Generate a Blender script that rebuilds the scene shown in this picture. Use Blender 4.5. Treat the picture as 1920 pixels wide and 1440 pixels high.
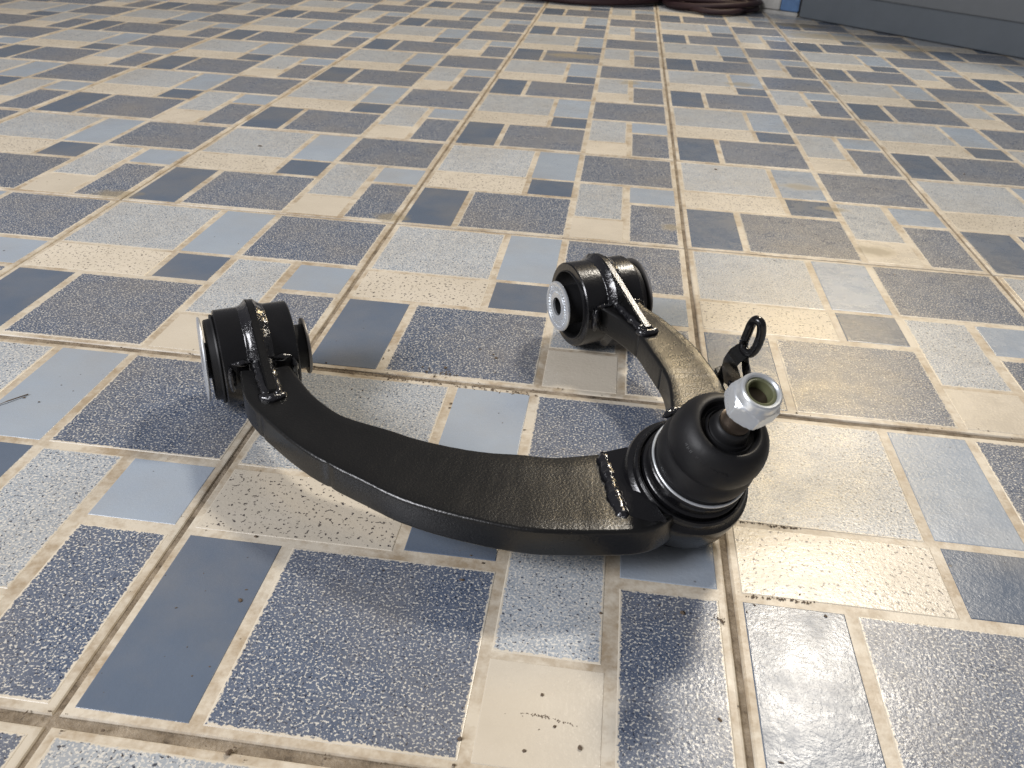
import bpy, bmesh, math, random
from mathutils import Vector, Matrix, noise

# ------------------------------------------------------------------ camera
scene = bpy.context.scene
for o in list(bpy.data.objects):
    bpy.data.objects.remove(o)
COL = scene.collection
CAM_F = 1587.821447
CAM_ROT = (1.0200559996, -0.0411047042, 0.1276300894)
CAM_LOC = Vector((0.21339205, -0.21372362, 0.32136396))
cd = bpy.data.cameras.new('camera')
cam = bpy.data.objects.new('camera', cd)
COL.objects.link(cam)
cam.location = CAM_LOC
cam.rotation_euler = CAM_ROT
cd.sensor_width = 36.0
cd.lens = CAM_F / 1920.0 * 36.0
cd.clip_start = 0.01
cd.clip_end = 60
cd.dof.use_dof = True
cd.dof.focus_distance = 0.50
cd.dof.aperture_fstop = 26.0
scene.camera = cam
scene.render.resolution_x = 1024
scene.render.resolution_y = 768

scene.view_settings.view_transform = 'Standard'
scene.view_settings.look = 'None'
scene.view_settings.exposure = 0.0
scene.view_settings.gamma = 1.0

# world: even light of a bright workshop room
w = bpy.data.worlds.new('World')
scene.world = w
w.use_nodes = True
bg = w.node_tree.nodes['Background']
bg.inputs['Color'].default_value = (0.96, 0.95, 1.0, 1)
bg.inputs["Strength"].default_value = 0.150

def area(name, loc, target, sx, sy, power, color):
    l = bpy.data.lights.new(name, 'AREA')
    l.shape = 'RECTANGLE'; l.size = sx; l.size_y = sy
    l.energy = power; l.color = color
    o = bpy.data.objects.new(name, l)
    o.location = loc
    d = Vector(target) - Vector(loc)
    o.rotation_euler = d.to_track_quat('-Z', 'Y').to_euler()
    COL.objects.link(o)
    return o
area('lamp_far', (1.55, 4.4, 2.75), (0.1, 0.3, 0), 1.0, 0.6, 47, (1.0, 0.77, 0.44))
area('lamp_ceiling', (1.18, 2.15, 2.45), (0.2, 0.2, 0), 0.36, 0.30, 58, (1.0, 0.92, 0.80))
area('window_light', (-1.5, -1.25, 1.6), (0.1, 0.2, 0), 1.0, 1.0, 70, (0.96, 0.96, 1.0))

# ------------------------------------------------------------------ helpers
RM = Matrix.Rotation(CAM_ROT[2], 3, 'Z') @ Matrix.Rotation(CAM_ROT[1], 3, 'Y') @ Matrix.Rotation(CAM_ROT[0], 3, 'X')
def at(px, py, z=0.0):
    """point of the place at height z, measured once from the photograph (1920 x 1440)"""
    d = RM @ Vector(((px - 960) / CAM_F, -(py - 720) / CAM_F, -1))
    t = (z - CAM_LOC.z) / d.z
    return CAM_LOC + d * t

def tag(o, label=None, cat=None, group=None, kind=None):
    if label: o['label'] = label
    if cat: o['category'] = cat
    if group: o['group'] = group
    if kind: o['kind'] = kind
    return o

def empty(name, loc=(0, 0, 0)):
    o = bpy.data.objects.new(name, None)
    o.location = loc
    o.empty_display_size = 0.02
    COL.objects.link(o)
    return o

def finish(bm, name, mats, parent=None, smooth=None, loc=None, recalc=True):
    if recalc:
        bmesh.ops.recalc_face_normals(bm, faces=bm.faces)
    me = bpy.data.meshes.new(name)
    if smooth is not None:
        lim = math.radians(smooth)
        for f in bm.faces: f.smooth = True
        for e in bm.edges:
            if len(e.link_faces) == 2 and e.calc_face_angle(0) > lim:
                e.smooth = False
    bm.to_mesh(me); bm.free()
    if not isinstance(mats, (list, tuple)): mats = [mats]
    for m in mats: me.materials.append(m)
    o = bpy.data.objects.new(name, me)
    if loc is not None: o.location = loc
    COL.objects.link(o)
    if parent: o.parent = parent
    return o

def frame(d):
    d = Vector(d).normalized()
    up = Vector((0, 0, 1)) if abs(d.z) < 0.95 else Vector((1, 0, 0))
    a = d.cross(up).normalized()
    b = a.cross(d).normalized()
    return a, b, d

def lathe(bm, C, d, prof, n=72, closed=False, fn=None):
    """prof: list of (s, r) along axis d from C; closed joins the ends of the profile"""
    a, b, d = frame(d)
    rings = []
    for s, r in prof:
        if r < 1e-6:
            rings.append([bm.verts.new(C + d * s)])
        else:
            rings.append([bm.verts.new(C + d * s + (a * math.cos(2 * math.pi * i / n) + b * math.sin(2 * math.pi * i / n)) * (r if fn is None else fn(s, r, i / n)))
                          for i in range(n)])
    pairs = list(zip(rings, rings[1:]))
    if closed: pairs.append((rings[-1], rings[0]))
    for A, B in pairs:
        for i in range(n):
            j = (i + 1) % n
            if len(A) == 1 and len(B) == 1: continue
            if len(A) == 1: bm.faces.new((A[0], B[i], B[j]))
            elif len(B) == 1: bm.faces.new((A[i], A[j], B[0]))
            else: bm.faces.new((A[i], A[j], B[j], B[i]))

def tube(bm, pts, r, n=10, closed=False, rad=None, caps=True):
    pts = [Vector(p) for p in pts]
    m = len(pts)
    rings = []
    prev = None
    for i, p in enumerate(pts):
        if closed: t = pts[(i + 1) % m] - pts[i - 1]
        else: t = pts[min(i + 1, m - 1)] - pts[max(i - 1, 0)]
        t.normalize()
        if prev is None:
            a, b, _ = frame(t)
        else:
            a = (prev - t * prev.dot(t)).normalized(); b = t.cross(a)
        prev = a
        rr = r if rad is None else rad(i)
        rings.append([bm.verts.new(p + (a * math.cos(2 * math.pi * k / n) + b * math.sin(2 * math.pi * k / n)) * rr) for k in range(n)])
    for i in range(m if closed else m - 1):
        A, B = rings[i], rings[(i + 1) % m]
        for k in range(n):
            l = (k + 1) % n
            bm.faces.new((A[k], A[l], B[l], B[k]))
    if caps and not closed:
        bm.faces.new(rings[0]); bm.faces.new(rings[-1])

def spline(pts, n):
    """Catmull-Rom through pts, n samples"""
    P = [Vector(p) for p in pts]
    P = [P[0] * 2 - P[1]] + P + [P[-1] * 2 - P[-2]]
    seg = len(P) - 3
    out = []
    for k in range(n):
        u = k / (n - 1) * seg
        i = min(int(u), seg - 1); t = u - i
        p0, p1, p2, p3 = P[i:i + 4]
        out.append(0.5 * ((2 * p1) + (p2 - p0) * t + (2 * p0 - 5 * p1 + 4 * p2 - p3) * t * t + (3 * p1 - p0 - 3 * p2 + p3) * t ** 3))
    return out

def resample(pts, n):
    L = [0]
    for a, b in zip(pts, pts[1:]): L.append(L[-1] + (b - a).length)
    out = []; j = 0
    for k in range(n):
        s = L[-1] * k / (n - 1)
        while j < len(pts) - 2 and L[j + 1] < s: j += 1
        t = (s - L[j]) / max(1e-9, L[j + 1] - L[j])
        out.append(pts[j].lerp(pts[j + 1], t))
    return out

def jit(p, f, seed=0):
    return noise.noise(Vector((p[0] * f + seed * 7.3, p[1] * f - seed * 3.1, p[2] * f + seed)))

def bead(name, pts, r, parent, mat, n=None, seed=1, flat=1.0, closed=False):
    """a lumpy weld bead along pts"""
    bm = bmesh.new()
    P = [Vector(p) for p in pts]
    if not closed:
        L = sum((b - a).length for a, b in zip(P, P[1:]))
        P = resample(spline(P, 60), max(12, int(L / 0.0009)))
    def rad(i):
        e = 1.0 if closed else min(1, 0.35 + min(i, len(P) - 1 - i) * 0.13)
        return r * e * (1 + 0.05 * math.sin(i * .8 + seed) + 0.38 * jit(P[i], 150, seed))
    tube(bm, P, r, 12, closed, rad)
    for v in bm.verts:
        k = jit(v.co, 420, seed + 5) * r * 0.22
        v.co += Vector((k, k * 0.6, -k * 0.5))
    return finish(bm, name, mat, parent, smooth=80)

# ------------------------------------------------------------------ materials
def mat(name):
    m = bpy.data.materials.new(name); m.use_nodes = True
    nt = m.node_tree
    p = nt.nodes['Principled BSDF']
    return m, nt, p
def nd(nt, t, **kw):
    n = nt.nodes.new(t)
    for k, v in kw.items():
        if k in n.inputs: n.inputs[k].default_value = v
        else: setattr(n, k, v)
    return n
def lk(nt, a, b): nt.links.new(a, b)
def ramp(nt, src, stops):
    r = nt.nodes.new('ShaderNodeValToRGB')
    e = r.color_ramp.elements
    while len(e) < len(stops): e.new(0.5)
    for i, (p, c) in enumerate(stops):
        e[i].position = p
        e[i].color = c if len(c) == 4 else (*c, 1)
    lk(nt, src, r.inputs['Fac'])
    return r.outputs['Color']
def sc(nt, src, p0, p1, v0=0.0, v1=1.0):
    r = nd(nt, 'ShaderNodeMapRange')
    r.inputs['From Min'].default_value = p0; r.inputs['From Max'].default_value = p1
    r.inputs['To Min'].default_value = v0; r.inputs['To Max'].default_value = v1
    r.clamp = True
    lk(nt, src, r.inputs['Value'])
    return r.outputs['Result']
def mx(nt, fac, a, b, mode='MIX'):
    n = nt.nodes.new('ShaderNodeMix'); n.data_type = 'RGBA'; n.blend_type = mode
    for s, i in ((fac, 0), (a, 6), (b, 7)):
        if hasattr(s, 'links'): lk(nt, s, n.inputs[i])
        elif i == 0: n.inputs[i].default_value = s
        else: n.inputs[i].default_value = (*s, 1)
    return n.outputs[2]
def mth(nt, op, a, b=0.0, c=None):
    n = nt.nodes.new('ShaderNodeMath'); n.operation = op
    for i, s in enumerate((a, b) if c is None else (a, b, c)):
        if hasattr(s, 'links'): lk(nt, s, n.inputs[i])
        else: n.inputs[i].default_value = s
    return n.outputs[0]
def tex(nt, vec, scale, detail=3.0, rough=0.55, kind='NOISE', dist=0.0):
    if kind == 'NOISE':
        n = nd(nt, 'ShaderNodeTexNoise'); n.inputs['Scale'].default_value = scale
        n.inputs['Detail'].default_value = detail; n.inputs['Roughness'].default_value = rough
        n.inputs['Distortion'].default_value = dist
        lk(nt, vec, n.inputs['Vector']); return n.outputs['Fac']
    n = nd(nt, 'ShaderNodeTexVoronoi'); n.inputs['Scale'].default_value = scale
    lk(nt, vec, n.inputs['Vector']); return n
def bump(nt, p, h, strength, dist):
    b = nd(nt, 'ShaderNodeBump'); b.inputs['Strength'].default_value = strength
    b.inputs['Distance'].default_value = dist
    lk(nt, h, b.inputs['Height']); lk(nt, b.outputs['Normal'], p.inputs['Normal'])

STAINS = [  # px, py, length along x, length along y (metres), on the floor where the photograph shows them
    (1078, 105, .060, .030), (733, 406, .020, .014), (222, 364, .026, .016), (1258, 426, .012, .010),
    (1500, 350, .026, .012), (1560, 392, .020, .008), (1640, 470, .022, .016),
    (1390, 158, .030, .020), (1180, 155, .020, .020), (1560, 70, .10, .05),
    (1680, 90, .10, .04), (1495, 48, .08, .04)]

CREAM = (0.69, 0.625, 0.515)
DIRT = (0.17, 0.125, 0.075)
_sg = {}
def stain_group():
    """world-placed dirt shared by every floor material: returns a node group giving a 0-1 dirt amount"""
    if 'g' in _sg: return _sg['g']
    g = bpy.data.node_groups.new('floor_dirt', 'ShaderNodeTree')
    g.interface.new_socket('Dirt', in_out='OUTPUT', socket_type='NodeSocketFloat')
    g.interface.new_socket('Specks', in_out='OUTPUT', socket_type='NodeSocketFloat')
    g.interface.new_socket('Film', in_out='OUTPUT', socket_type='NodeSocketFloat')
    out = g.nodes.new('NodeGroupOutput')
    geo = g.nodes.new('ShaderNodeNewGeometry')
    pos = geo.outputs['Position']
    wob = tex(g, pos, 60, 4, .6)
    total = None
    for px, py, sx, sy in STAINS:
        c = at(px, py, 0)
        s = nd(g, 'ShaderNodeVectorMath', operation='SUBTRACT'); lk(g, pos, s.inputs[0]); s.inputs[1].default_value = (c.x, c.y, 0)
        m = nd(g, 'ShaderNodeVectorMath', operation='MULTIPLY'); lk(g, s.outputs[0], m.inputs[0]); m.inputs[1].default_value = (1 / sx, 1 / sy, 0)
        l = nd(g, 'ShaderNodeVectorMath', operation='LENGTH'); lk(g, m.outputs[0], l.inputs[0])
        v = mth(g, 'ADD', l.outputs['Value'], mth(g, 'MULTIPLY', wob, 1.6))
        f = sc(g, v, 1.35, 1.95, 0.62, 0.0)
        total = f if total is None else mth(g, 'MAXIMUM', total, f)
    lk(g, total, out.inputs['Dirt'])
    # scattered small dark specks of grit
    v = tex(g, pos, 55, kind='V')
    cell = tex(g, pos, 23, 2, .5)
    sp = sc(g, v.outputs['Distance'], 0.05, 0.075, 1, 0)
    gate = sc(g, cell, 0.60, 0.62)
    s1 = mth(g, 'MULTIPLY', sp, gate)
    v2 = tex(g, pos, 140, kind='V')
    s2 = mth(g, 'MULTIPLY', sc(g, v2.outputs['Distance'], 0.09, 0.13, 1, 0), sc(g, tex(g, pos, 31, 3, .6), 0.60, 0.64))
    lk(g, mth(g, 'MAXIMUM', s1, s2), out.inputs['Specks'])
    lk(g, sc(g, tex(g, pos, 9, 5, .6), 0.42, 0.75), out.inputs['Film'])
    _sg['g'] = g
    return g

def floor_surface(name, build, rough=0.30, bumps=(0.45, 0.0004), pal=None, edge=False, sharp=1.0):
    m, nt, p = mat(name)
    tc = nd(nt, 'ShaderNodeTexCoord'); geo = nd(nt, 'ShaderNodeNewGeometry')
    oi = nd(nt, 'ShaderNodeObjectInfo')
    off = nd(nt, 'ShaderNodeVectorMath', operation='MULTIPLY_ADD')
    cmb = nd(nt, 'ShaderNodeCombineXYZ'); lk(nt, oi.outputs['Random'], cmb.inputs[0]); lk(nt, oi.outputs['Random'], cmb.inputs[1])
    lk(nt, cmb.outputs[0], off.inputs[0]); off.inputs[1].default_value = (3.1, 5.7, 0); lk(nt, geo.outputs['Position'], off.inputs[2])
    vec = off.outputs[0]
    col = build(nt, vec)
    if edge:
        at_ = nd(nt, 'ShaderNodeAttribute', attribute_name='edge_in')
        n = tex(nt, vec, 420, 2, .6)
        v = mth(nt, 'ADD', at_.outputs['Fac'], mth(nt, 'MULTIPLY', mth(nt, 'SUBTRACT', n, .5), 1.3))
        k = sc(nt, v, .26, .40)
        col = mx(nt, k, CREAM, col)
    vmul = mth(nt, 'ADD', mth(nt, 'MULTIPLY', oi.outputs['Random'], .14), .91)
    cv = nd(nt, 'ShaderNodeCombineXYZ'); [lk(nt, vmul, cv.inputs[i]) for i in range(3)]
    col = mx(nt, 1.0, col, cv.outputs[0], 'MULTIPLY')
    gp = nd(nt, 'ShaderNodeGroup'); gp.node_tree = stain_group()
    film = mth(nt, 'MULTIPLY', gp.outputs['Film'], 0.30)
    col = mx(nt, film, col, (0.36, 0.30, 0.21))
    col = mx(nt, gp.outputs['Dirt'], col, (0.28, 0.23, 0.14))
    col = mx(nt, mth(nt, 'MULTIPLY', gp.outputs['Specks'], .8), col, (0.05, 0.035, 0.022))
    lk(nt, col, p.inputs['Base Color'])
    pos = geo.outputs['Position']
    rr = mth(nt, 'ADD', mth(nt, 'MULTIPLY', tex(nt, pos, 42, 5, .7), .40), rough - .19)
    rr = mth(nt, 'ADD', rr, mth(nt, 'MULTIPLY', gp.outputs['Dirt'], .5))
    lk(nt, rr, p.inputs['Roughness'])
    h = mth(nt, 'ADD', tex(nt, pos, 420, 3, .6), mth(nt, 'MULTIPLY', tex(nt, pos, 90, 3, .5), .7))
    bump(nt, p, h, bumps[0], bumps[1])
    p.inputs['IOR'].default_value = 1.5
    return m

def plain(c, c2):
    def f(nt, vec):
        return ramp(nt, tex(nt, vec, 16, 4, .6), [(0.3, c), (0.75, c2)])
    return f
def speck(base, base2, light, dark, la, da, ls=400, ds=330):
    """printed chips: light and dark fragments on a blue ground"""
    def f(nt, vec):
        col = ramp(nt, tex(nt, vec, 90, 3, .6), [(0.35, base), (0.65, base2)])
        l = sc(nt, tex(nt, vec, ls, 2.2, .6), la, la + .065)
        if light: col = mx(nt, l, col, light)
        sh = nd(nt, 'ShaderNodeVectorMath', operation='ADD'); lk(nt, vec, sh.inputs[0]); sh.inputs[1].default_value = (3.3, 1.7, 0)
        dd = sc(nt, tex(nt, sh.outputs[0], ds, 2.0, .6), da, da + .05)
        return mx(nt, dd, col, dark)
    return f
M_DARK = floor_surface('glazed_dark_blue', plain((0.112, 0.145, 0.202), (0.135, 0.168, 0.225)), rough=.27, edge=False)
M_LIGHT = floor_surface('glazed_light_blue', plain((0.34, 0.395, 0.47), (0.38, 0.435, 0.50)), rough=.27)
M_DSP = floor_surface('glazed_blue_chips', speck((0.095, 0.122, 0.182), (0.130, 0.158, 0.220), (0.66, 0.64, 0.58), (0.022, 0.030, 0.058), .55, .60, 740, 600), edge=True, rough=.30)
M_PSP = floor_surface('glazed_pale_chips', speck((0.33, 0.37, 0.42), (0.43, 0.465, 0.50), (0.72, 0.70, 0.65), (0.045, 0.055, 0.085), .515, .605, 740, 520), edge=True, rough=.30)
M_CSP = floor_surface('glazed_cream_chips', speck(CREAM, (0.70, 0.635, 0.53), None, (0.07, 0.06, 0.065), .9, .595, ds=400), edge=True, rough=.29)
M_CRM = floor_surface('glazed_cream', plain(CREAM, (0.69, 0.62, 0.51)), rough=.27)

def groove_build(nt, vec):
    n1 = tex(nt, vec, 22, 5, .65)
    n2 = tex(nt, vec, 170, 3, .7)
    s = mth(nt, 'ADD', n1, mth(nt, 'MULTIPLY', n2, .45))
    k = sc(nt, s, .62, .88, 0, .85)
    return mx(nt, k, CREAM, (0.36, 0.27, 0.17))
M_TILE = floor_surface('glazed_tile_body', groove_build, rough=.42, bumps=(0.4, 0.0003))

def grout_mat():
    m, nt, p = mat('dirty_grout')
    geo = nd(nt, 'ShaderNodeNewGeometry'); pos = geo.outputs['Position']
    a = tex(nt, pos, 45, 5, .7); b = tex(nt, pos, 400, 4, .7)
    s = mth(nt, 'ADD', a, mth(nt, 'MULTIPLY', b, .35))
    c = ramp(nt, s, [(0.48, (0.08, 0.060, 0.040)), (0.62, (0.21, 0.165, 0.115)), (0.76, (0.30, 0.245, 0.18)), (0.92, (0.44, 0.37, 0.28))])
    lk(nt, c, p.inputs['Base Color']); p.inputs['Roughness'].default_value = .9
    bump(nt, p, mth(nt, 'ADD', a, b), .9, .0015)
    return m
M_GROUT = grout_mat()

def paint_mat(name, col, rough, bsc, bst, bd, coat=0.0, metal=0.0, rvar=.1, dust=0.0, vr=1.35, ior=1.5):
    m, nt, p = mat(name)
    tc = nd(nt, 'ShaderNodeNewGeometry'); pos = tc.outputs['Position']
    n = tex(nt, pos, bsc, 3, .6); n2 = tex(nt, pos, 38, 4, .6)
    col2 = tuple(min(1, c * vr) for c in col)
    c = ramp(nt, n2, [(0.35, col), (0.75, col2)])
    if dust:
        d = sc(nt, tex(nt, pos, 900, 1, .5), .70, .74)
        c = mx(nt, mth(nt, 'MULTIPLY', d, dust), c, (0.30, 0.27, 0.22))
    lk(nt, c, p.inputs['Base Color'])
    lk(nt, mth(nt, 'ADD', mth(nt, 'MULTIPLY', n2, rvar * 2), rough - rvar), p.inputs['Roughness'])
    p.inputs['Metallic'].default_value = metal; p.inputs['IOR'].default_value = ior
    p.inputs['Coat Weight'].default_value = coat
    p.inputs['Coat Roughness'].default_value = .12
    bump(nt, p, n, bst, bd)
    return m
M_ARM = paint_mat('black_textured_paint', (0.003, 0.003, 0.003), .28, 720, .34, .0005, dust=.03, ior=1.62, rvar=.03)
M_PAINT = paint_mat('black_gloss_paint', (0.005, 0.005, 0.006), .26, 420, .35, .0005, coat=.2)
M_WELD = paint_mat('painted_weld', (0.008, 0.008, 0.010), .15, 420, .7, .0010, coat=.9)
M_RUB = paint_mat('black_rubber', (0.012, 0.012, 0.013), .46, 700, .10, .0002)
M_RUB2 = paint_mat('boot_rubber', (0.008, 0.008, 0.009), .50, 400, .22, .0004, ior=1.42)
M_ZINC = paint_mat('zinc_plated_steel', (0.70, 0.73, 0.78), .28, 240, .06, .0001, metal=.72, rvar=.07)
M_ZINC2 = paint_mat('dull_zinc', (0.50, 0.52, 0.55), .42, 240, .06, .0001, metal=.6, rvar=.07)
M_STEEL = paint_mat('raw_steel', (0.25, 0.24, 0.23), .48, 300, .15, .0002, metal=1.0)
M_THR = paint_mat('dark_steel_thread', (0.12, 0.095, 0.075), .36, 500, .3, .0003, metal=.9)
M_NYL = paint_mat('green_nylon', (0.10, 0.105, 0.055), .45, 300, .1, .0002)
M_HOSE = paint_mat('maroon_hose', (0.030, 0.012, 0.014), .65, 120, .3, .002, vr=1.15)
M_CAB = paint_mat('grey_painted_board', (0.165, 0.178, 0.190), .6, 200, .1, .0005, vr=1.06)
M_CAB2 = paint_mat('grey_blue_skirting', (0.135, 0.155, 0.175), .6, 200, .1, .0005, vr=1.08)
M_WHT = paint_mat('white_wall_tile', (0.46, 0.45, 0.42), .35, 60, .1, .001)
M_BLU = paint_mat('blue_wall_tile', (0.10, 0.19, 0.36), .35, 60, .1, .001)
M_CRUMB = paint_mat('dry_dirt', (0.11, 0.08, 0.055), .9, 900, .6, .001)

# ------------------------------------------------------------------ floor
T = 0.3
U = {0: 0.0, 1: 0.9962, 2: 1.9837, -1: -0.9973, -2: -1.9993}
for k in range(3, 9): U[k] = U[k - 1] + 0.994
for k in range(-3, -9, -1): U[k] = U[k + 1] - 1.001
V = {0: -0.0150, 1: 1.0079, 2: 2.0, 3: 3.0072, 4: 4.011, 5: 4.999}
for k in range(6, 12): V[k] = V[k - 1] + 1.0
for k in (-1, -2): V[k] = V[k + 1] - 1.012
JV = {-1: .005, 0: .0058, 1: .0056}          # joint widths (m) of the rows; the rest are thin
JU = {0: .0027, 1: .0033}
floor = empty('floor'); tag(floor, kind='structure')
bm = bmesh.new()
x0, x1, y0, y1 = U[-8] * T, U[8] * T, V[-2] * T, V[11] * T
vs = [bm.verts.new(p) for p in ((x0, y0, -.0016), (x1, y0, -.0016), (x1, y1, -.0016), (x0, y1, -.0016))]
bm.faces.new(vs)
finish(bm, 'grout', M_GROUT, floor)

TS = 0.2955
def grid(u): return u * TS
PAN = [  # kind, u0, u1, v0, v1 in tile fractions
    ('dark_blue_panel', .016, .190, .016, .390, M_DARK), ('chipped_blue_panel', .213, .588, .016, .390, M_DSP),
    ('chipped_cream_panel', .016, .392, .412, .592, M_CSP), ('dark_blue_panel', .414, .584, .418, .594, M_DARK),
    ('chipped_pale_panel', .016, .388, .608, .984, M_PSP), ('light_blue_panel', .410, .584, .616, .984, M_LIGHT),
    ('chipped_blue_panel', .606, .984, .616, .984, M_DSP), ('chipped_pale_panel', .608, .784, .216, .592, M_PSP),
    ('cream_panel', .608, .790, .016, .200, M_CRM), ('light_blue_panel', .812, .984, .414, .590, M_LIGHT),
    ('chipped_blue_panel', .812, .984, .016, .386, M_DSP)]
def panel_geo(bm, u0, u1, v0, v1, lay, mi=0, cx=0.0, cy=0.0):
    X0, X1, Y0, Y1 = [u * TS - TS / 2 for u in (u0, u1)] + [v * TS - TS / 2 for v in (v0, v1)]
    def ring(i, z, a):
        r = []
        for x, y in ((X0 + i, Y0 + i), (X1 - i, Y0 + i), (X1 - i, Y1 - i), (X0 + i, Y1 - i)):
            v = bm.verts.new((x - cx, y - cy, z)); v[lay] = a; r.append(v)
        return r
    R = [ring(-.0004, -.00045, 0), ring(0, -.0001, 0), ring(.0004, 0, .12), ring(.003, 0, 1)]
    for A, B in zip(R, R[1:]):
        for i in range(4):
            f = bm.faces.new((A[i], A[(i + 1) % 4], B[(i + 1) % 4], B[i])); f.material_index = mi
    f = bm.faces.new(R[-1]); f.material_index = mi
def slab_geo(bm, mi=0):
    h = TS / 2
    R = []
    for i, z in ((0, -.006), (0, -.0012), (.0005, -.0005), (.0014, -.0003)):
        R.append([bm.verts.new((sx * (h - i), sy * (h - i), z)) for sx, sy in ((-1, -1), (1, -1), (1, 1), (-1, 1))])
    for A, B in zip(R, R[1:]):
        for i in range(4):
            f = bm.faces.new((A[i], A[(i + 1) % 4], B[(i + 1) % 4], B[i])); f.material_index = mi
    f = bm.faces.new(R[-1]); f.material_index = mi
# meshes made once and shared by every tile
bm = bmesh.new(); slab_geo(bm); slab_me = bpy.data.meshes.new('tile'); bm.to_mesh(slab_me); bm.free(); slab_me.materials.append(M_TILE)
pan_me = []
for nm, u0, u1, v0, v1, m in PAN:
    bm = bmesh.new(); lay = bm.verts.layers.float.new('edge_in')
    cx, cy = (u0 + u1) / 2 * TS - TS / 2, (v0 + v1) / 2 * TS - TS / 2
    panel_geo(bm, u0, u1, v0, v1, lay, 0, cx, cy)
    me = bpy.data.meshes.new(nm); bm.to_mesh(me); bm.free(); me.materials.append(m)
    pan_me.append((nm, me, cx, cy))
bm = bmesh.new(); lay = bm.verts.layers.float.new('edge_in'); slab_geo(bm)
mats = [M_TILE, M_DARK, M_DSP, M_CSP, M_PSP, M_LIGHT, M_CRM]
for nm, u0, u1, v0, v1, m in PAN: panel_geo(bm, u0, u1, v0, v1, lay, mats.index(m))
far_me = bpy.data.meshes.new('tile'); bm.to_mesh(far_me); bm.free()
for m in mats: far_me.materials.append(m)
rnd = random.Random(5)
# the wall and the cabinet at the back: the floor stops under them
CORN = at(1497, 33); WR = at(1915, 111)
wdir = (WR - CORN).normalized(); wnrm = Vector((-wdir.y, wdir.x, 0))
if wnrm.y < 0: wnrm = -wnrm
tiles = []
for i in range(-8, 8):
    for j in range(-2, 11):
        ju0, ju1 = JU.get(i, .0019), JU.get(i + 1, .0019)
        jv0, jv1 = JV.get(j, .0020), JV.get(j + 1, .0020)
        xa, xb = U[i] * T + ju0 / 2, U[i + 1] * T - ju1 / 2
        ya, yb = V[j] * T + jv0 / 2, V[j + 1] * T - jv1 / 2
        c = Vector(((xa + xb) / 2, (ya + yb) / 2, 0))
        if (c - CORN).dot(wnrm) > .35: continue
        if abs(c.x - .1) > .55 + .62 * max(c.y + .2, 0): continue
        tiles.append((c, (xb - xa) / TS, (yb - ya) / TS))
def seen(c):
    return (c - Vector((CAM_LOC.x, CAM_LOC.y + .25, 0))).length
tiles.sort(key=lambda t: seen(t[0]))
for k, (c, sx, sy) in enumerate(tiles):
    near = k < 27
    o = bpy.data.objects.new('tile', slab_me if near else far_me)
    COL.objects.link(o); o.parent = floor
    o.location = c + Vector((rnd.uniform(-.0004, .0004), rnd.uniform(-.0004, .0004), rnd.uniform(-.00025, .0001)))
    o.scale = (sx, sy, 1)
    o.rotation_euler = (0, 0, rnd.uniform(-.0012, .0012))
    if near:
        for nm, me, cx, cy in pan_me:
            pn = bpy.data.objects.new(nm, me); COL.objects.link(pn); pn.parent = o
            pn.location = (cx, cy, 0)

# ------------------------------------------------------------------ control arm
arm = empty('control_arm', (0.12, 0.25, 0))
tag(arm, 'black curved steel suspension arm with two round bushings and a ball joint', 'control arm')
ARMO = Vector((0.12, 0.25, 0))
def part(bm, name, mat, parent=arm, smooth=35, label=None):
    # vertices are in world space: shift into the parent's frame
    bmesh.ops.translate(bm, verts=bm.verts, vec=-ARMO)
    o = finish(bm, name, mat, parent, smooth)
    if label: o['label'] = label
    return o
def wbead(name, pts, r, seed=1, closed=False, parent=arm):
    return bead(name, [Vector(p) - ARMO for p in pts], r, parent, M_WELD, seed=seed, closed=closed)

YAW = 0.525
D = Vector((math.cos(YAW), math.sin(YAW), 0))
E = Vector((D.y, -D.x, 0))
CL = Vector((-0.0070, 0.2545, 0.0364))
CR = Vector((0.2141, 0.3835, 0.0364))
RS, LS = 0.0321, 0.0236

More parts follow.
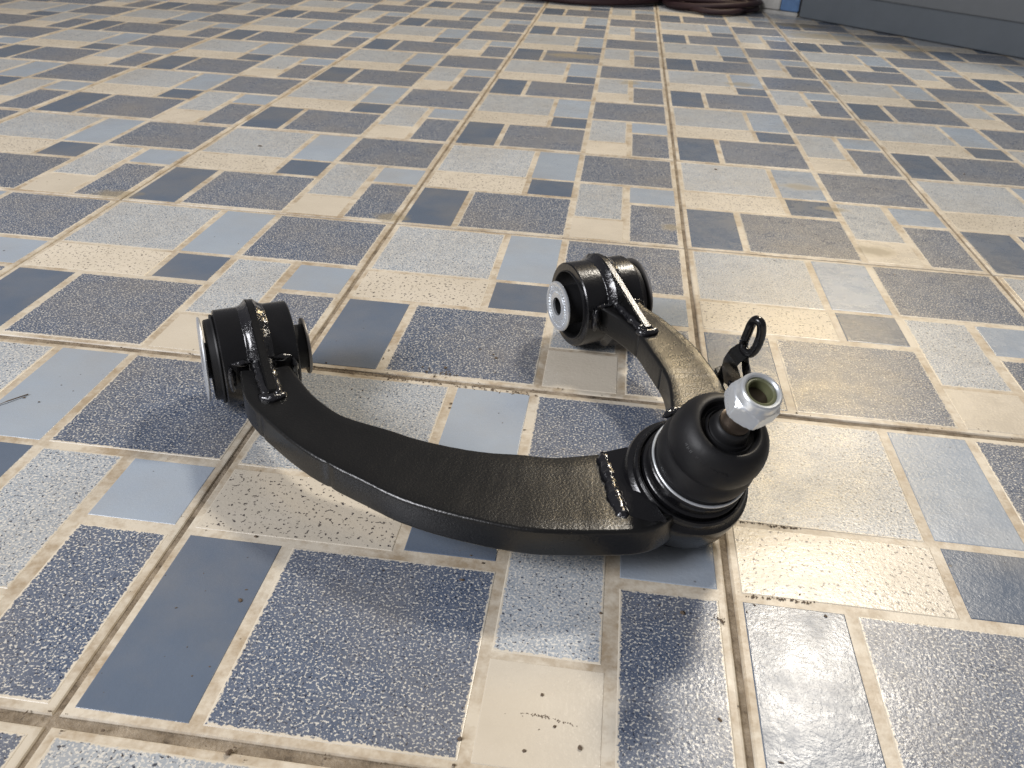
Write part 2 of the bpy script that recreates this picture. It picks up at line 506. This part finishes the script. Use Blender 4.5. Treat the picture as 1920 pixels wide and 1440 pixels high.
def beam(name, inner, outer, thick, n=150, r=.0022, creases=()):
    """box-section arm: inner/outer = top edges (world), thick(t)"""
    A = resample(spline(inner, 120), n); B = resample(spline(outer, 120), n)
    bm = bmesh.new()
    rings = []
    for i in range(n):
        a, b = A[i], B[i]
        t = i / (n - 1)
        th = thick(t)
        w = (b - a); L = w.length; w.normalize(); up = Vector((0, 0, 1))
        pts = []
        # rounded rectangle in (w, up)
        for cx, cz, a0 in ((r, -r, 180), (L - r, -r, 90), (L - r, -th + r, 0), (r, -th + r, -90)):
            for s in range(5):
                ang = math.radians(a0 - s * 22.5)
                pts.append((cx + r * math.cos(ang), cz + r * math.sin(ang)))
        # subdivide the top for a slight hollow
        top = [pts[4][0] + (pts[5][0] - pts[4][0]) * k / 6 for k in range(1, 6)]
        full = pts[:5] + [(x, -.0006 * math.sin(math.pi * k / 6)) for k, x in enumerate(top, 1)] + pts[5:]
        rings.append([bm.verts.new(a + w * x + up * z) for x, z in full])
    m = len(rings[0])
    for px, py, z, side in creases:     # bend marks across the side face
        c = at(px, py, z); L_ = B if side else A
        i = min(range(n), key=lambda q: (L_[q] - c).length)
        din = (A[i] - B[i]).normalized() * (1 if side else -1)
        for di, dep in ((-1, .0002), (0, .0009), (1, .0002)):
            if 0 <= i + di < n:
                for v in rings[i + di]:
                    rel = (v.co - L_[i + di]); hor = Vector((rel.x, rel.y, 0)).length
                    if hor < .0016 and rel.z < -.0012: v.co += din * dep
    for P, Q in zip(rings, rings[1:]):
        for k in range(m):
            bm.faces.new((P[k], P[(k + 1) % m], Q[(k + 1) % m], Q[k]))
    bm.faces.new(rings[0]); bm.faces.new(rings[-1])
    for v in bm.verts:
        f = jit(v.co, 60, 3) * .00015 + jit(v.co, 260, 4) * .00012
        v.co.z += f; v.co.x += f * .5
    return part(bm, name, M_ARM, smooth=50)

def z1(L, ox, oy, s): return [(ox + x / s, oy + y / s) for x, y in L]
zL = lambda t: .0470 - .009 * t
inn = z1([(250, -35), (330, 65), (400, 130), (500, 190), (700, 250), (860, 300), (1100, 345), (1290, 360), (1450, 373), (1640, 358), (1790, 345), (1930, 360)], 440, 700, 2.4)
out = z1([(20, -10), (40, 90), (90, 160), (160, 225), (270, 315), (380, 385), (560, 475), (750, 565), (1000, 640), (1300, 700), (1500, 712), (1700, 713), (1850, 703), (1950, 665), (2030, 590)], 440, 700, 2.4)
bL = beam('arm_beam', [at(x, y, zL(i / (len(inn) - 1))) for i, (x, y) in enumerate(inn)],
          [at(x, y, zL(i / (len(out) - 1))) for i, (x, y) in enumerate(out)], lambda t: .0185 - .0015 * t, creases=((500, 775, .044, 1), (612, 868, .043, 1)))
zR = lambda t: .0480 - .008 * t
inn = z1([(500, 470), (590, 530), (680, 590), (800, 690), (880, 800), (960, 920), (1000, 1000), (1020, 1100), (1032, 1260), (1040, 1400)], 980, 440, 3.692)
out = z1([(800, 440), (860, 500), (950, 560), (1080, 660), (1200, 770), (1290, 880), (1380, 1010), (1440, 1130), (1470, 1240), (1480, 1350)], 980, 440, 3.692)
bR = beam('arm_beam', [at(x, y, zR(i / (len(inn) - 1))) for i, (x, y) in enumerate(inn)],
          [at(x, y, zR(i / (len(out) - 1))) for i, (x, y) in enumerate(out)], lambda t: .0200 - .002 * t, creases=((1197, 628, .045, 0), (1240, 690, .043, 0)))

# ---- bushings
def bushing(C, big):
    """big = +1 when the large washer is on the +D side"""
    bm = bmesh.new()
    lathe(bm, C, D, [(-LS, .0262), (-LS, .0313), (-LS + .0008, RS), (LS - .0008, RS), (LS, .0313), (LS, .0262)], 96, closed=True)
    sl = part(bm, 'bushing_sleeve', M_PAINT, smooth=30)
    slp = sl
    def sub(bm, name, mt, sm=35, label=None):
        bmesh.ops.translate(bm, verts=bm.verts, vec=-ARMO)
        o = finish(bm, name, mt, slp, sm)
        if label: o['label'] = label
        return o
    # rubber: lip, hollow on the small side
    s = big
    bm = bmesh.new()
    lathe(bm, C, D * s, [(-LS + .016, .0115), (-LS + .013, .0190), (-LS + .006, .0240), (-LS + .0010, .0250), (-LS - .0008, .0256), (-LS - .0009, .0262), (-LS + .0006, .0266),
                         (LS - .0004, .0285), (LS + .0012, .0296), (LS + .0022, .0292), (LS + .0024, .0270), (LS + .0060, .0265), (LS + .0066, .0255), (LS + .0066, .0115)], 96, closed=True)
    sub(bm, 'rubber_bush', M_RUB, 40)
    bm = bmesh.new()
    lathe(bm, C, D * s, [(-LS - .0082, .0072), (-LS - .0082, .0150), (-LS + .004, .0150), (LS - .002, .0118), (LS + .0088, .0118), (LS + .0088, .0082)], 48, closed=True)
    sub(bm, 'inner_tube', M_RUB)
    # small washer with pressed serrations around the bore
    bm = bmesh.new()
    s0 = -LS - .0098
    lathe(bm, C, D * s, [(s0, .0070), (s0, .0108), (s0 + .0007, .0112), (s0 + .0007, .0158), (s0, .0162), (s0 - .0002, .0182), (s0 + .0002, .0189), (s0 + .0010, .0192), (s0 + .0018, .0190), (s0 + .0018, .0070)], 96, closed=True)
    sub(bm, 'small_washer', M_ZINC if s > 0 else M_STEEL)  # left bushing: shade on the washer's back put into its colour by darker steel
    bm = bmesh.new()
    a, b, d = frame(D * s)
    for k in range(36):
        an = 2 * math.pi * k / 36
        rad = a * math.cos(an) + b * math.sin(an); tan = d.cross(rad)
        p = C + d * (s0 + .0007) + rad * .0135
        q = []
        for dx, dy, dz in ((-1, -1, 0), (1, -1, 0), (1, 1, 0), (-1, 1, 0), (-.4, -.4, 1), (.4, -.4, 1), (.4, .4, 1), (-.4, .4, 1)):
            q.append(bm.verts.new(p + rad * dx * .0019 + tan * dy * .00070 - d * dz * .0009))
        for f in ((4, 5, 6, 7), (0, 1, 5, 4), (1, 2, 6, 5), (2, 3, 7, 6), (3, 0, 4, 7)): bm.faces.new([q[i] for i in f])
    o = sub(bm, 'washer_serration', M_ZINC)
    o['kind'] = 'stuff'
    # large washer
    bm = bmesh.new()
    dd = (D * s + Vector((0, 0, .035))).normalized()
    s1 = LS + .0090
    lathe(bm, C, dd, [(s1, .0080), (s1, .0270), (s1 + .0004, .0277), (s1 + .0011, .0280), (s1 + .0016, .0276), (s1 + .0016, .0080)], 96, closed=True)
    sub(bm, 'large_washer', M_STEEL if s > 0 else M_ZINC2)
    return sl
bushing(CL, -1)
bushing(CR, 1)

# ---- gusset plates: ring round the sleeve drawn out over the arm
def gusset(C, ex, ez, off, exb, ezb, th=.0050):
    r = .0361
    pts = []
    # tangent from (ex,ez) to the circle, upper; coordinates (e, z) about C
    def tang(px, pz, sgn):
        L = math.hypot(px, pz); base = math.atan2(pz, px); al = math.acos(r / L)
        return base + sgn * al
    a_up = tang(ex, ez, 1); a_dn = tang(exb, ezb, -1)
    if a_dn > a_up: a_dn -= 2 * math.pi
    n = 48
    for i in range(n + 1):
        an = a_up + (a_dn + 2 * math.pi - a_up) * i / n
        pts.append((r * math.cos(an), max(r * math.sin(an), -C.z + .0003)))
    pts.append((exb, ezb)); pts.append((ex + .0015, ez - .004)); pts.append((ex, ez))
    bm = bmesh.new()
    A = C + D * (off - th / 2); B = C + D * (off + th / 2)
    up = Vector((0, 0, 1))
    n = len(pts)
    fa = [bm.verts.new(A + E * x + up * z) for x, z in pts]
    fb = [bm.verts.new(B + E * x + up * z) for x, z in pts]
    f1 = bm.faces.new(fa); f2 = bm.faces.new(fb[::-1])
    for i in range(n): bm.faces.new((fa[i], fb[i], fb[(i + 1) % n], fa[(i + 1) % n]))
    bmesh.ops.recalc_face_normals(bm, faces=bm.faces)
    es = [e for e in bm.edges if (f1 in e.link_faces) or (f2 in e.link_faces)]
    bmesh.ops.bevel(bm, geom=es, offset=.0007, segments=2, affect='EDGES')
    part(bm, 'gusset_plate', M_ARM, smooth=30)
    return pts
gusset(CL, .070, .013, 0.0, .05, -.012)
gusset(CR, .072, .013, .002, .05, -.012)
# fillet welds round the sleeves, both sides of each plate
for C, off, sd in ((CL, 0.0, 1), (CR, .002, 4)):
    for sg in (-1, 1):
        bm = bmesh.new()
        prof = [(off + sg * .0016, RS - .001)] + [(off + sg * (.0022 + .0060 * q / 7), RS + .0038 * (1 - math.sin(math.pi / 2 * q / 7)) + .0002) for q in range(8)] + [(off + sg * .0086, RS - .001)]
        lathe(bm, C, D, prof, 160, closed=True)
        for v in bm.verts:
            rel = v.co - C; rel -= D * rel.dot(D)
            k = jit(v.co, 130, sd + sg) * .0011 + jit(v.co, 330, sd) * .0005
            if rel.length > RS: v.co += rel.normalized() * k * (.3 + .7 * min(1, (rel.length - RS) / .002)) + D * k * .5
            if v.co.z < .0002: v.co.z = .0002
        bmesh.ops.translate(bm, verts=bm.verts, vec=-ARMO)
        finish(bm, 'weld_bead', M_WELD, arm, smooth=80)
    # beads joining plate and arm
    for sg in (-1, 1):
        pts = [C + D * (off + sg * .0036) + E * e + Vector((0, 0, z)) for e, z in ((.031, .012), (.040, .012), (.050, .0115), (.060, .0108), (.068, .010), (.073, .0085))]
        wbead('weld_bead', pts, .0031 if sg < 0 else .0027, seed=sd * 3 + sg)
    # end blob where the plate runs out on the arm
    p0 = C + D * off + E * .0745 + Vector((0, 0, .0095))
    wbead('weld_bead', [p0 - D * .0075 - E * .006, p0 - D * .004, p0 + D * .004, p0 + D * .0075 - E * .005], .0030, seed=sd * 5)
    # sleeve to arm, on either side of the plate
    for sg in (-1, 1):
        pts = [C + D * (off + sg * k) + E * (RS * math.cos(math.radians(18)) + .0006) + Vector((0, 0, .0115)) for k in (.006, .010, .014, .0185)]
        wbead('weld_bead', pts, .0024, seed=sd * 7 + sg)
        pts = [C + D * (off + sg * .0195) + E * (RS + .0006) + Vector((0, 0, z)) for z in (.011, .004, -.003, -.007)]
        wbead('weld_bead', pts, .0023, seed=sd * 9 + sg)

# ---- ball joint
BB = Vector((0.2658, 0.1751, 0.0147))
_a, _b = 0.478, -1.05
DJ = Vector((math.sin(_a) * math.cos(_b), math.sin(_a) * math.sin(_b), math.cos(_a)))
bm = bmesh.new()
lathe(bm, BB, DJ, [(-.0008, 0), (-.0008, .018), (0, .0270), (.0010, .0292), (.0030, .0300), (.0100, .0302), (.0115, .0320), (.0130, .0345), (.0150, .0352), (.0300, .0352),
                   (.0318, .0346), (.0328, .0330), (.0336, .0322), (.0366, .0318), (.0378, .0308), (.0376, .0296), (.0362, .0288), (.0350, .0284), (.0350, 0)], 128)
housing = part(bm, 'ball_joint_housing', M_PAINT, smooth=28)
def jsub(prof, name, mt, n=96, smooth=35, label=None, closed=False, fn=None):
    bm = bmesh.new()
    lathe(bm, BB, DJ, prof, n, closed, fn)
    bmesh.ops.translate(bm, verts=bm.verts, vec=-ARMO)
    o = finish(bm, name, mt, housing, smooth)
    return o
jsub([(.0350, .0283), (.0395, .0283), (.0402, .0276), (.0404, .0268), (.0440, .0266), (.0445, .0272), (.0462, .0272), (.0468, .0264), (.0492, .0256), (.0492, 0)], 'retaining_collar', M_PAINT)
jsub([(.0490 + .0008 * math.sin(2 * math.pi * k / 12), .0262 + .0008 * math.cos(2 * math.pi * k / 12)) for k in range(12)], 'clamp_ring', M_ZINC, closed=True)
bp = [(.0480, .0230), (.0492, .0252), (.0500, .0254), (.0510, .0249), (.0522, .0254), (.0545, .0262), (.0575, .0264), (.0605, .0260), (.0630, .0250), (.0645, .0243), (.0655, .0243),
      (.0664, .0248), (.0682, .0252), (.0715, .0253), (.0745, .0250), (.0780, .0242), (.0812, .0228), (.0838, .0208), (.0855, .0186), (.0862, .0166), (.0860, .0156), (.0848, .0151), (.0830, .0148),
      (.0822, .0142), (.0828, .0136), (.0836, .0131), (.0826, .0126), (.0820, .0121), (.0832, .0116), (.0842, .0112), (.0830, .0107), (.0832, .0102), (.0850, .0099), (.0878, .0094), (.0896, .0086), (.0900, .0076), (.0880, .0060)]
jsub(bp, 'dust_boot', M_RUB2, 128, 60)
st = [(.080, .0074), (.0908, .0074), (.0911, .0077), (.0917, .0077), (.0920, .0068)]
s = .0922
while s < .112:
    st += [(s, .0064), (s + .0004, .0057), (s + .0008, .0057), (s + .0012, .0064)]; s += .00125
st += [(.1135, .0056), (.1135, 0)]
jsub(st, 'ball_stud', M_THR, 64, 30)
# embossed characters on the boot's shoulder (too worn to read in the photograph: plain raised dashes)
bm = bmesh.new()
ja, jb, jd = frame(DJ)
cdir = (CAM_LOC - BB); cdir -= jd * cdir.dot(jd); cdir.normalize(); tdir = jd.cross(cdir)
rr = random.Random(2); MSGN = -1
for k in range(13):
    an = math.radians(-34 + k * 5.0) * MSGN
    if k in (5, 9): continue
    rad = cdir * math.cos(an) + tdir * math.sin(an); tan = jd.cross(rad)
    c0 = BB + jd * .0800 + rad * .02340
    out_ = (rad * .7 + jd * .7).normalized(); alg = (rad * -.7 + jd * .7).normalized()
    for q in range(2):
        c1 = c0 + tan * (q - .5) * .0008 + alg * rr.uniform(-.0003, .0003)
        hh = rr.choice((.0007, .0008, .0004))
        vv = [bm.verts.new(c1 + tan * a * .00018 + alg * b * hh + out_ * c) for c in (-.0006, .00016) for a, b in ((-1, -1), (1, -1), (1, 1), (-1, 1))]
        for f in ((4, 5, 6, 7), (0, 1, 5, 4), (1, 2, 6, 5), (2, 3, 7, 6), (3, 0, 4, 7)): bm.faces.new([vv[i] for i in f])
bmesh.ops.translate(bm, verts=bm.verts, vec=-ARMO)
o = finish(bm, 'embossed_marking', M_RUB2, housing); o['kind'] = 'stuff'

# ---- nut: hexagon with chamfered corners, round crown and nylon insert
NS = .1045
def hexr(s, r, t):
    # radius of a hexagon of across-flats 2*af limited by r
    af = .0113
    ang = (t * 360 + NUT_PH) % 60 - 30
    return min(r, af / math.cos(math.radians(ang)))
NUT_PH = 10
prof = [(NS, .0080), (NS, .0116), (NS + .0006, .0125), (NS + .0014, .0131), (NS + .0022, .0150), (NS + .0078, .0150), (NS + .0088, .0131), (NS + .0097, .0122), (NS + .0104, .0114),
        (NS + .0110, .0108), (NS + .0125, .0106), (NS + .0142, .0105), (NS + .0152, .0101), (NS + .0158, .0094), (NS + .0157, .0086), (NS + .0150, .0078), (NS + .0132, .0076), (NS + .0130, .0064)]
bm = bmesh.new()
lathe(bm, BB, DJ, prof, 192, False, hexr)
bmesh.ops.translate(bm, verts=bm.verts, vec=-ARMO)
nut = finish(bm, 'lock_nut', M_ZINC, housing, 24)
jsub([(NS + .0138, .0077), (NS + .0145, .0075), (NS + .0147, .0066), (NS + .0142, .0060), (NS + .0100, .0058), (NS + .0085, .0058)], 'nylon_insert', M_NYL, 96, 40)

# welds of the housing
def hring(s, r, an):
    rad = ja * math.cos(an) + jb * math.sin(an)
    return BB + jd * s + rad * r
pts = [at(1129, 850, .0405), at(1135, 868, .040), at(1142, 893, .0395), at(1151, 925, .0385), at(1162, 955, .038), at(1172, 980, .0375)]
wbead('weld_bead', pts, .0038, seed=21)
# wedge of the collar that grips the arm
bm = bmesh.new()
A = [at(1126, 849, .0425), at(1140, 893, .0415), at(1158, 950, .040), at(1176, 985, .0375)]
Bq = [at(1176, 838, .050), at(1195, 880, .046), at(1220, 930, .043), at(1250, 975, .040)]
rows = []
for lst, dz in ((A, 0), (Bq, 0), (Bq, -.012), (A, -.008)):
    rows.append([bm.verts.new(p + Vector((0, 0, dz))) for p in resample(spline(lst, 30), 20)])
for i in range(4):
    P, Q = rows[i], rows[(i + 1) % 4]
    for k in range(19): bm.faces.new((P[k], P[k + 1], Q[k + 1], Q[k]))
bm.faces.new([r[0] for r in rows]); bm.faces.new([r[-1] for r in rows])
part(bm, 'arm_socket', M_PAINT, smooth=50)
pts = [at(1243, 782, .040), at(1262, 772, .040), at(1290, 764, .040), at(1330, 758, .040), at(1366, 752, .040)]
wbead('weld_bead', pts, .0028, seed=31)

# ---- bracket with the slotted loop
LE = [at(1350, 712, .026), at(1352, 690, .036), at(1357, 672, .048), at(1368, 655, .0580), at(1384, 644, .0620)]
RE = [at(1396, 745, .024), at(1393, 720, .035), at(1386, 701, .046), at(1382, 686, .0535), at(1405, 666, .0600)]
bm = bmesh.new()
Ls = resample(LE, 22); Rs = resample(RE, 22)
tn = Vector((.25, .85, -.35)).normalized() * .0026
g = [[bm.verts.new(p) for p in Ls], [bm.verts.new(p) for p in Rs], [bm.verts.new(p + tn) for p in Rs], [bm.verts.new(p + tn) for p in Ls]]
for i in range(4):
    P, Q = g[i], g[(i + 1) % 4]
    for k in range(21): bm.faces.new((P[k], P[k + 1], Q[k + 1], Q[k]))
bm.faces.new([r[0] for r in g]); bm.faces.new([r[-1] for r in g])
br = part(bm, 'line_bracket', M_ARM, smooth=30)
lp = [(1395, 640, .0665), (1401.7, 625, .072), (1409, 608, .079), (1418, 600, .084), (1426.7, 606.7, .083), (1428, 620, .078), (1425, 635, .072), (1418, 651.7, .066), (1409, 662, .0615), (1400, 661, .0605), (1394, 652, .062)]
bm = bmesh.new()
tube(bm, resample(spline([at(*p) for p in lp] + [at(*lp[0])], 90), 60)[:-1], .0030, 12, closed=True)
bmesh.ops.translate(bm, verts=bm.verts, vec=-ARMO)
finish(bm, 'slotted_loop', M_PAINT, br, 60)
# rib stiffening the bracket foot
bm = bmesh.new()
tube(bm, [at(1396, 668, .058), at(1399, 690, .048), at(1402, 712, .036), at(1398, 735, .026)], .0028, 10)
bmesh.ops.translate(bm, verts=bm.verts, vec=-ARMO)
finish(bm, 'bracket_leg', M_PAINT, br, 60)
# small tab welded on the arm's side beside the bracket
bm = bmesh.new()
ta, tb, tc_, td = at(1340, 688, .040), at(1353, 683, .040), at(1358, 716, .036), at(1354, 727, .036)
q = [bm.verts.new(p + Vector((0, 0, dz))) for dz in (0, -.014) for p in (ta, tb, tc_, td)]
for f in ((0, 1, 2, 3), (4, 5, 6, 7), (0, 1, 5, 4), (1, 2, 6, 5), (2, 3, 7, 6), (3, 0, 4, 7)): bm.faces.new([q[i] for i in f])
bmesh.ops.recalc_face_normals(bm, faces=bm.faces)
bmesh.ops.bevel(bm, geom=list(bm.edges), offset=.0006, segments=2, affect='EDGES')
part(bm, 'mounting_tab', M_ARM, smooth=40)
wbead('weld_bead', [at(1368, 715, .036), at(1374, 730, .037), at(1379, 745, .037)], .0026, seed=41)

# ------------------------------------------------------------------ the back of the room
# cabinet with a skirting board
def box_on_line(name, A, B, back, z0, z1, mt, parent=None, bev=.002, out=0.0):
    d = (B - A).normalized(); n = Vector((-d.y, d.x, 0))
    if n.y < 0: n = -n
    bm = bmesh.new()
    q = [bm.verts.new(p + Vector((0, 0, z))) for z in (z0, z1) for p in (A - n * out, B - n * out, B + n * back, A + n * back)]
    for f in ((0, 1, 2, 3), (4, 5, 6, 7), (0, 1, 5, 4), (1, 2, 6, 5), (2, 3, 7, 6), (3, 0, 4, 7)): bm.faces.new([q[i] for i in f])
    bmesh.ops.recalc_face_normals(bm, faces=bm.faces)
    bmesh.ops.bevel(bm, geom=list(bm.edges), offset=bev, segments=2, affect='EDGES')
    return finish(bm, name, mt, parent, 30)
cabinet = empty('cabinet'); tag(cabinet, 'low grey painted cabinet front with a skirting board at the back right', 'cabinet')
E2 = CORN + wdir * 1.5
G = Vector((0, 0, .002))
box_on_line('skirting_board', CORN + G, E2 + G, .40, 0, .068, M_CAB2, cabinet)
box_on_line('door_panel', CORN + wdir * .002, E2, .396, .0712, .95, M_CAB, cabinet, out=.003)
pil = empty('wall_pillar'); tag(pil, 'narrow pillar clad in white and blue wall tiles left of the grey cabinet', 'pillar')
PA = at(1416, 22); PB = CORN - wdir * .006
pd = (PB - PA)
box_on_line('white_tile_strip', PA, PA + pd * .56, .2, .012, .95, M_WHT, pil)
box_on_line('blue_tile_strip', PA + pd * .575, PB, .2, .012, .95, M_BLU, pil)
box_on_line('pillar_foot', PA, PB, .19, 0, .010, M_WHT, pil)

# hoses lying in coils
def coil(name, c, rx, ry, r, turns, seed, label, mat_, gap=.35):
    rg = random.Random(seed)
    pts = []
    N = int(turns * 40)
    ph = rg.uniform(0, 6)
    for i in range(N):
        t = i / 40 * 2 * math.pi
        k = i / N
        wx = 1 - gap * (0.5 + 0.5 * math.sin(k * turns * 2.1 + seed)) ; wy = 1 - gap * (0.5 + 0.5 * math.sin(k * turns * 1.7 + seed * 2))
        x = c.x + rx * wx * math.cos(t + ph) + .02 * noise.noise(Vector((k * 9, seed, 0)))
        y = c.y + ry * wy * math.sin(t + ph) + .03 * noise.noise(Vector((k * 8, seed, 4)))
        z = r + (r * 1.3) * (turns * k * .55) * (0.6 + .4 * math.sin(t * 1.3 + seed))
        pts.append(Vector((x, y, max(r, z))))
    bm = bmesh.new()
    tube(bm, pts, r, 10)
    o = finish(bm, name, mat_, None, 80)
    tag(o, label, 'hose', 'hoses coiled at the back')
    return o
h1 = at(1338, 34)
coil('coiled_hose', Vector((h1.x + .0, h1.y + .175, 0)), .135, .145, .0075, 5, 3, 'thin maroon hose in a loose coil beside the tiled pillar', M_HOSE)
h2 = at(1110, 14)
coil('coiled_hose', Vector((h2.x - .02, h2.y + .255, 0)), .26, .235, .010, 5, 8, 'thicker dark maroon hose coil at the top centre left of the thin coil', M_HOSE, gap=.2)

# ------------------------------------------------------------------ dirt lying on the floor
def crumb_into(bm, c, s, rg, flat=.5):
    verts = []
    r = bmesh.ops.create_icosphere(bm, subdivisions=1, radius=1)
    ang = rg.uniform(0, 6.3); st = rg.uniform(.6, 1.6)
    for v in r['verts']:
        k = 1 + rg.uniform(-.3, .3)
        x, y, z = v.co.x * s * st * k, v.co.y * s / st * k, v.co.z * s * flat * k
        v.co = Vector((c.x + x * math.cos(ang) - y * math.sin(ang), c.y + x * math.sin(ang) + y * math.cos(ang), max(0.00005, z + s * flat * .5)))
CR_ = [(835, 690, 1.6), (800, 697, 1.3), (792, 688, 1.0), (815, 706, 1.2), (843, 702, 1.0), (760, 712, 1.1), (772, 690, .7), (900, 655, .9), (930, 672, 1.4), (925, 665, 1.1),
       (845, 757, 1.1), (843, 765, .9), (719, 672, .9), (729, 657, .8), (612, 680, .9), (488, 274, 2.2), (1342, 318, 1.7), (1808, 327, 1.6), (1008, 932, .8), (1548, 1156, 1.2),
       (1280, 1150, 1.7), (1346, 1160, 1.0), (1353, 1165, 1.3), (451, 1126, 1.4), (480, 1006, 1.2), (462, 1106, .6), (418, 982, .5), (45, 746, 1.0), (73, 754, .8), (115, 722, .5), (137, 733, .5),
       (430, 1411, 2.0), (1016, 1303, 1.0), (1040, 1363, .9), (1087, 1403, 1.4), (983, 1408, 1.0), (862, 1386, 1.3), (866, 1088, 1.2), (905, 1056, .9), (883, 1042, .8), (1126, 1150, .9),
       (393, 1250, .5), (330, 1140, .6), (360, 1268, .5), (402, 444, .5), (447, 457, .5), (275, 125, 1.4), (521, 127, 1.3), (543, 148, 1.4), (645, 152, 1.0), (1464, 1430, 1.1), (1350, 1350, 1.2), (1500, 1115, .7),
       (536, 810, .6), (660, 730, .9), (680, 732, .8), (676, 745, .9), (690, 748, .6), (1090, 790, .6), (935, 775, .5), (942, 793, .5), (983, 806, .8), (1415, 1135, .9), (1400, 1148, .7)]
rg = random.Random(9)
bm = bmesh.new()
for px, py, s in CR_:
    crumb_into(bm, at(px, py), s * .0009, rg)
for (xa, ya, xb, yb, n_, sz, jt) in ((1400, 1118, 1530, 1131, 55, .0007, 2.0), (1388, 979, 1430, 983, 16, .0006, 1.5), (1440, 985, 1500, 992, 34, .0007, 1.5), (805, 699, 850, 701, 30, .0008, 7),
        (590, 690, 1010, 741, 130, .0009, 3), (975, 1336, 1030, 1345, 30, .0004, 2), (1000, 1340, 1085, 1362, 40, .0005, 2), (1330, 1150, 1362, 1172, 22, .0005, 7)):
    for _ in range(n_):
        t = rg.random(); crumb_into(bm, at(xa + (xb - xa) * t + rg.gauss(0, jt), ya + (yb - ya) * t + rg.gauss(0, jt * .6)), rg.uniform(.35, 1) * sz, rg, .25)
for _ in range(130):
    c = at(rg.uniform(20, 1900), rg.uniform(250, 1430)); crumb_into(bm, c, rg.uniform(.00018, .00038), rg)
for _ in range(150):   # grit gathered along the wide joint
    x = rg.uniform(-.2, .62); c = Vector((x, V[rg.choice((0, 1))] * T + rg.gauss(0, .0035), 0)); crumb_into(bm, c, rg.uniform(.0003, .0008), rg)
o = finish(bm, 'dirt_crumbs', M_CRUMB, None, None)
tag(o, 'dry brown crumbs and grit scattered over the tiled floor', 'dirt', kind='stuff')
bm = bmesh.new()
tube(bm, [at(-6, 760, .0006), at(14, 752, .0012), at(35, 745, .0010), at(53, 739, .0006)], .0004, 6)
o = finish(bm, 'straw', M_CRUMB, None, 60)
tag(o, 'thin dry straw on the light blue panel at the left edge', 'straw')
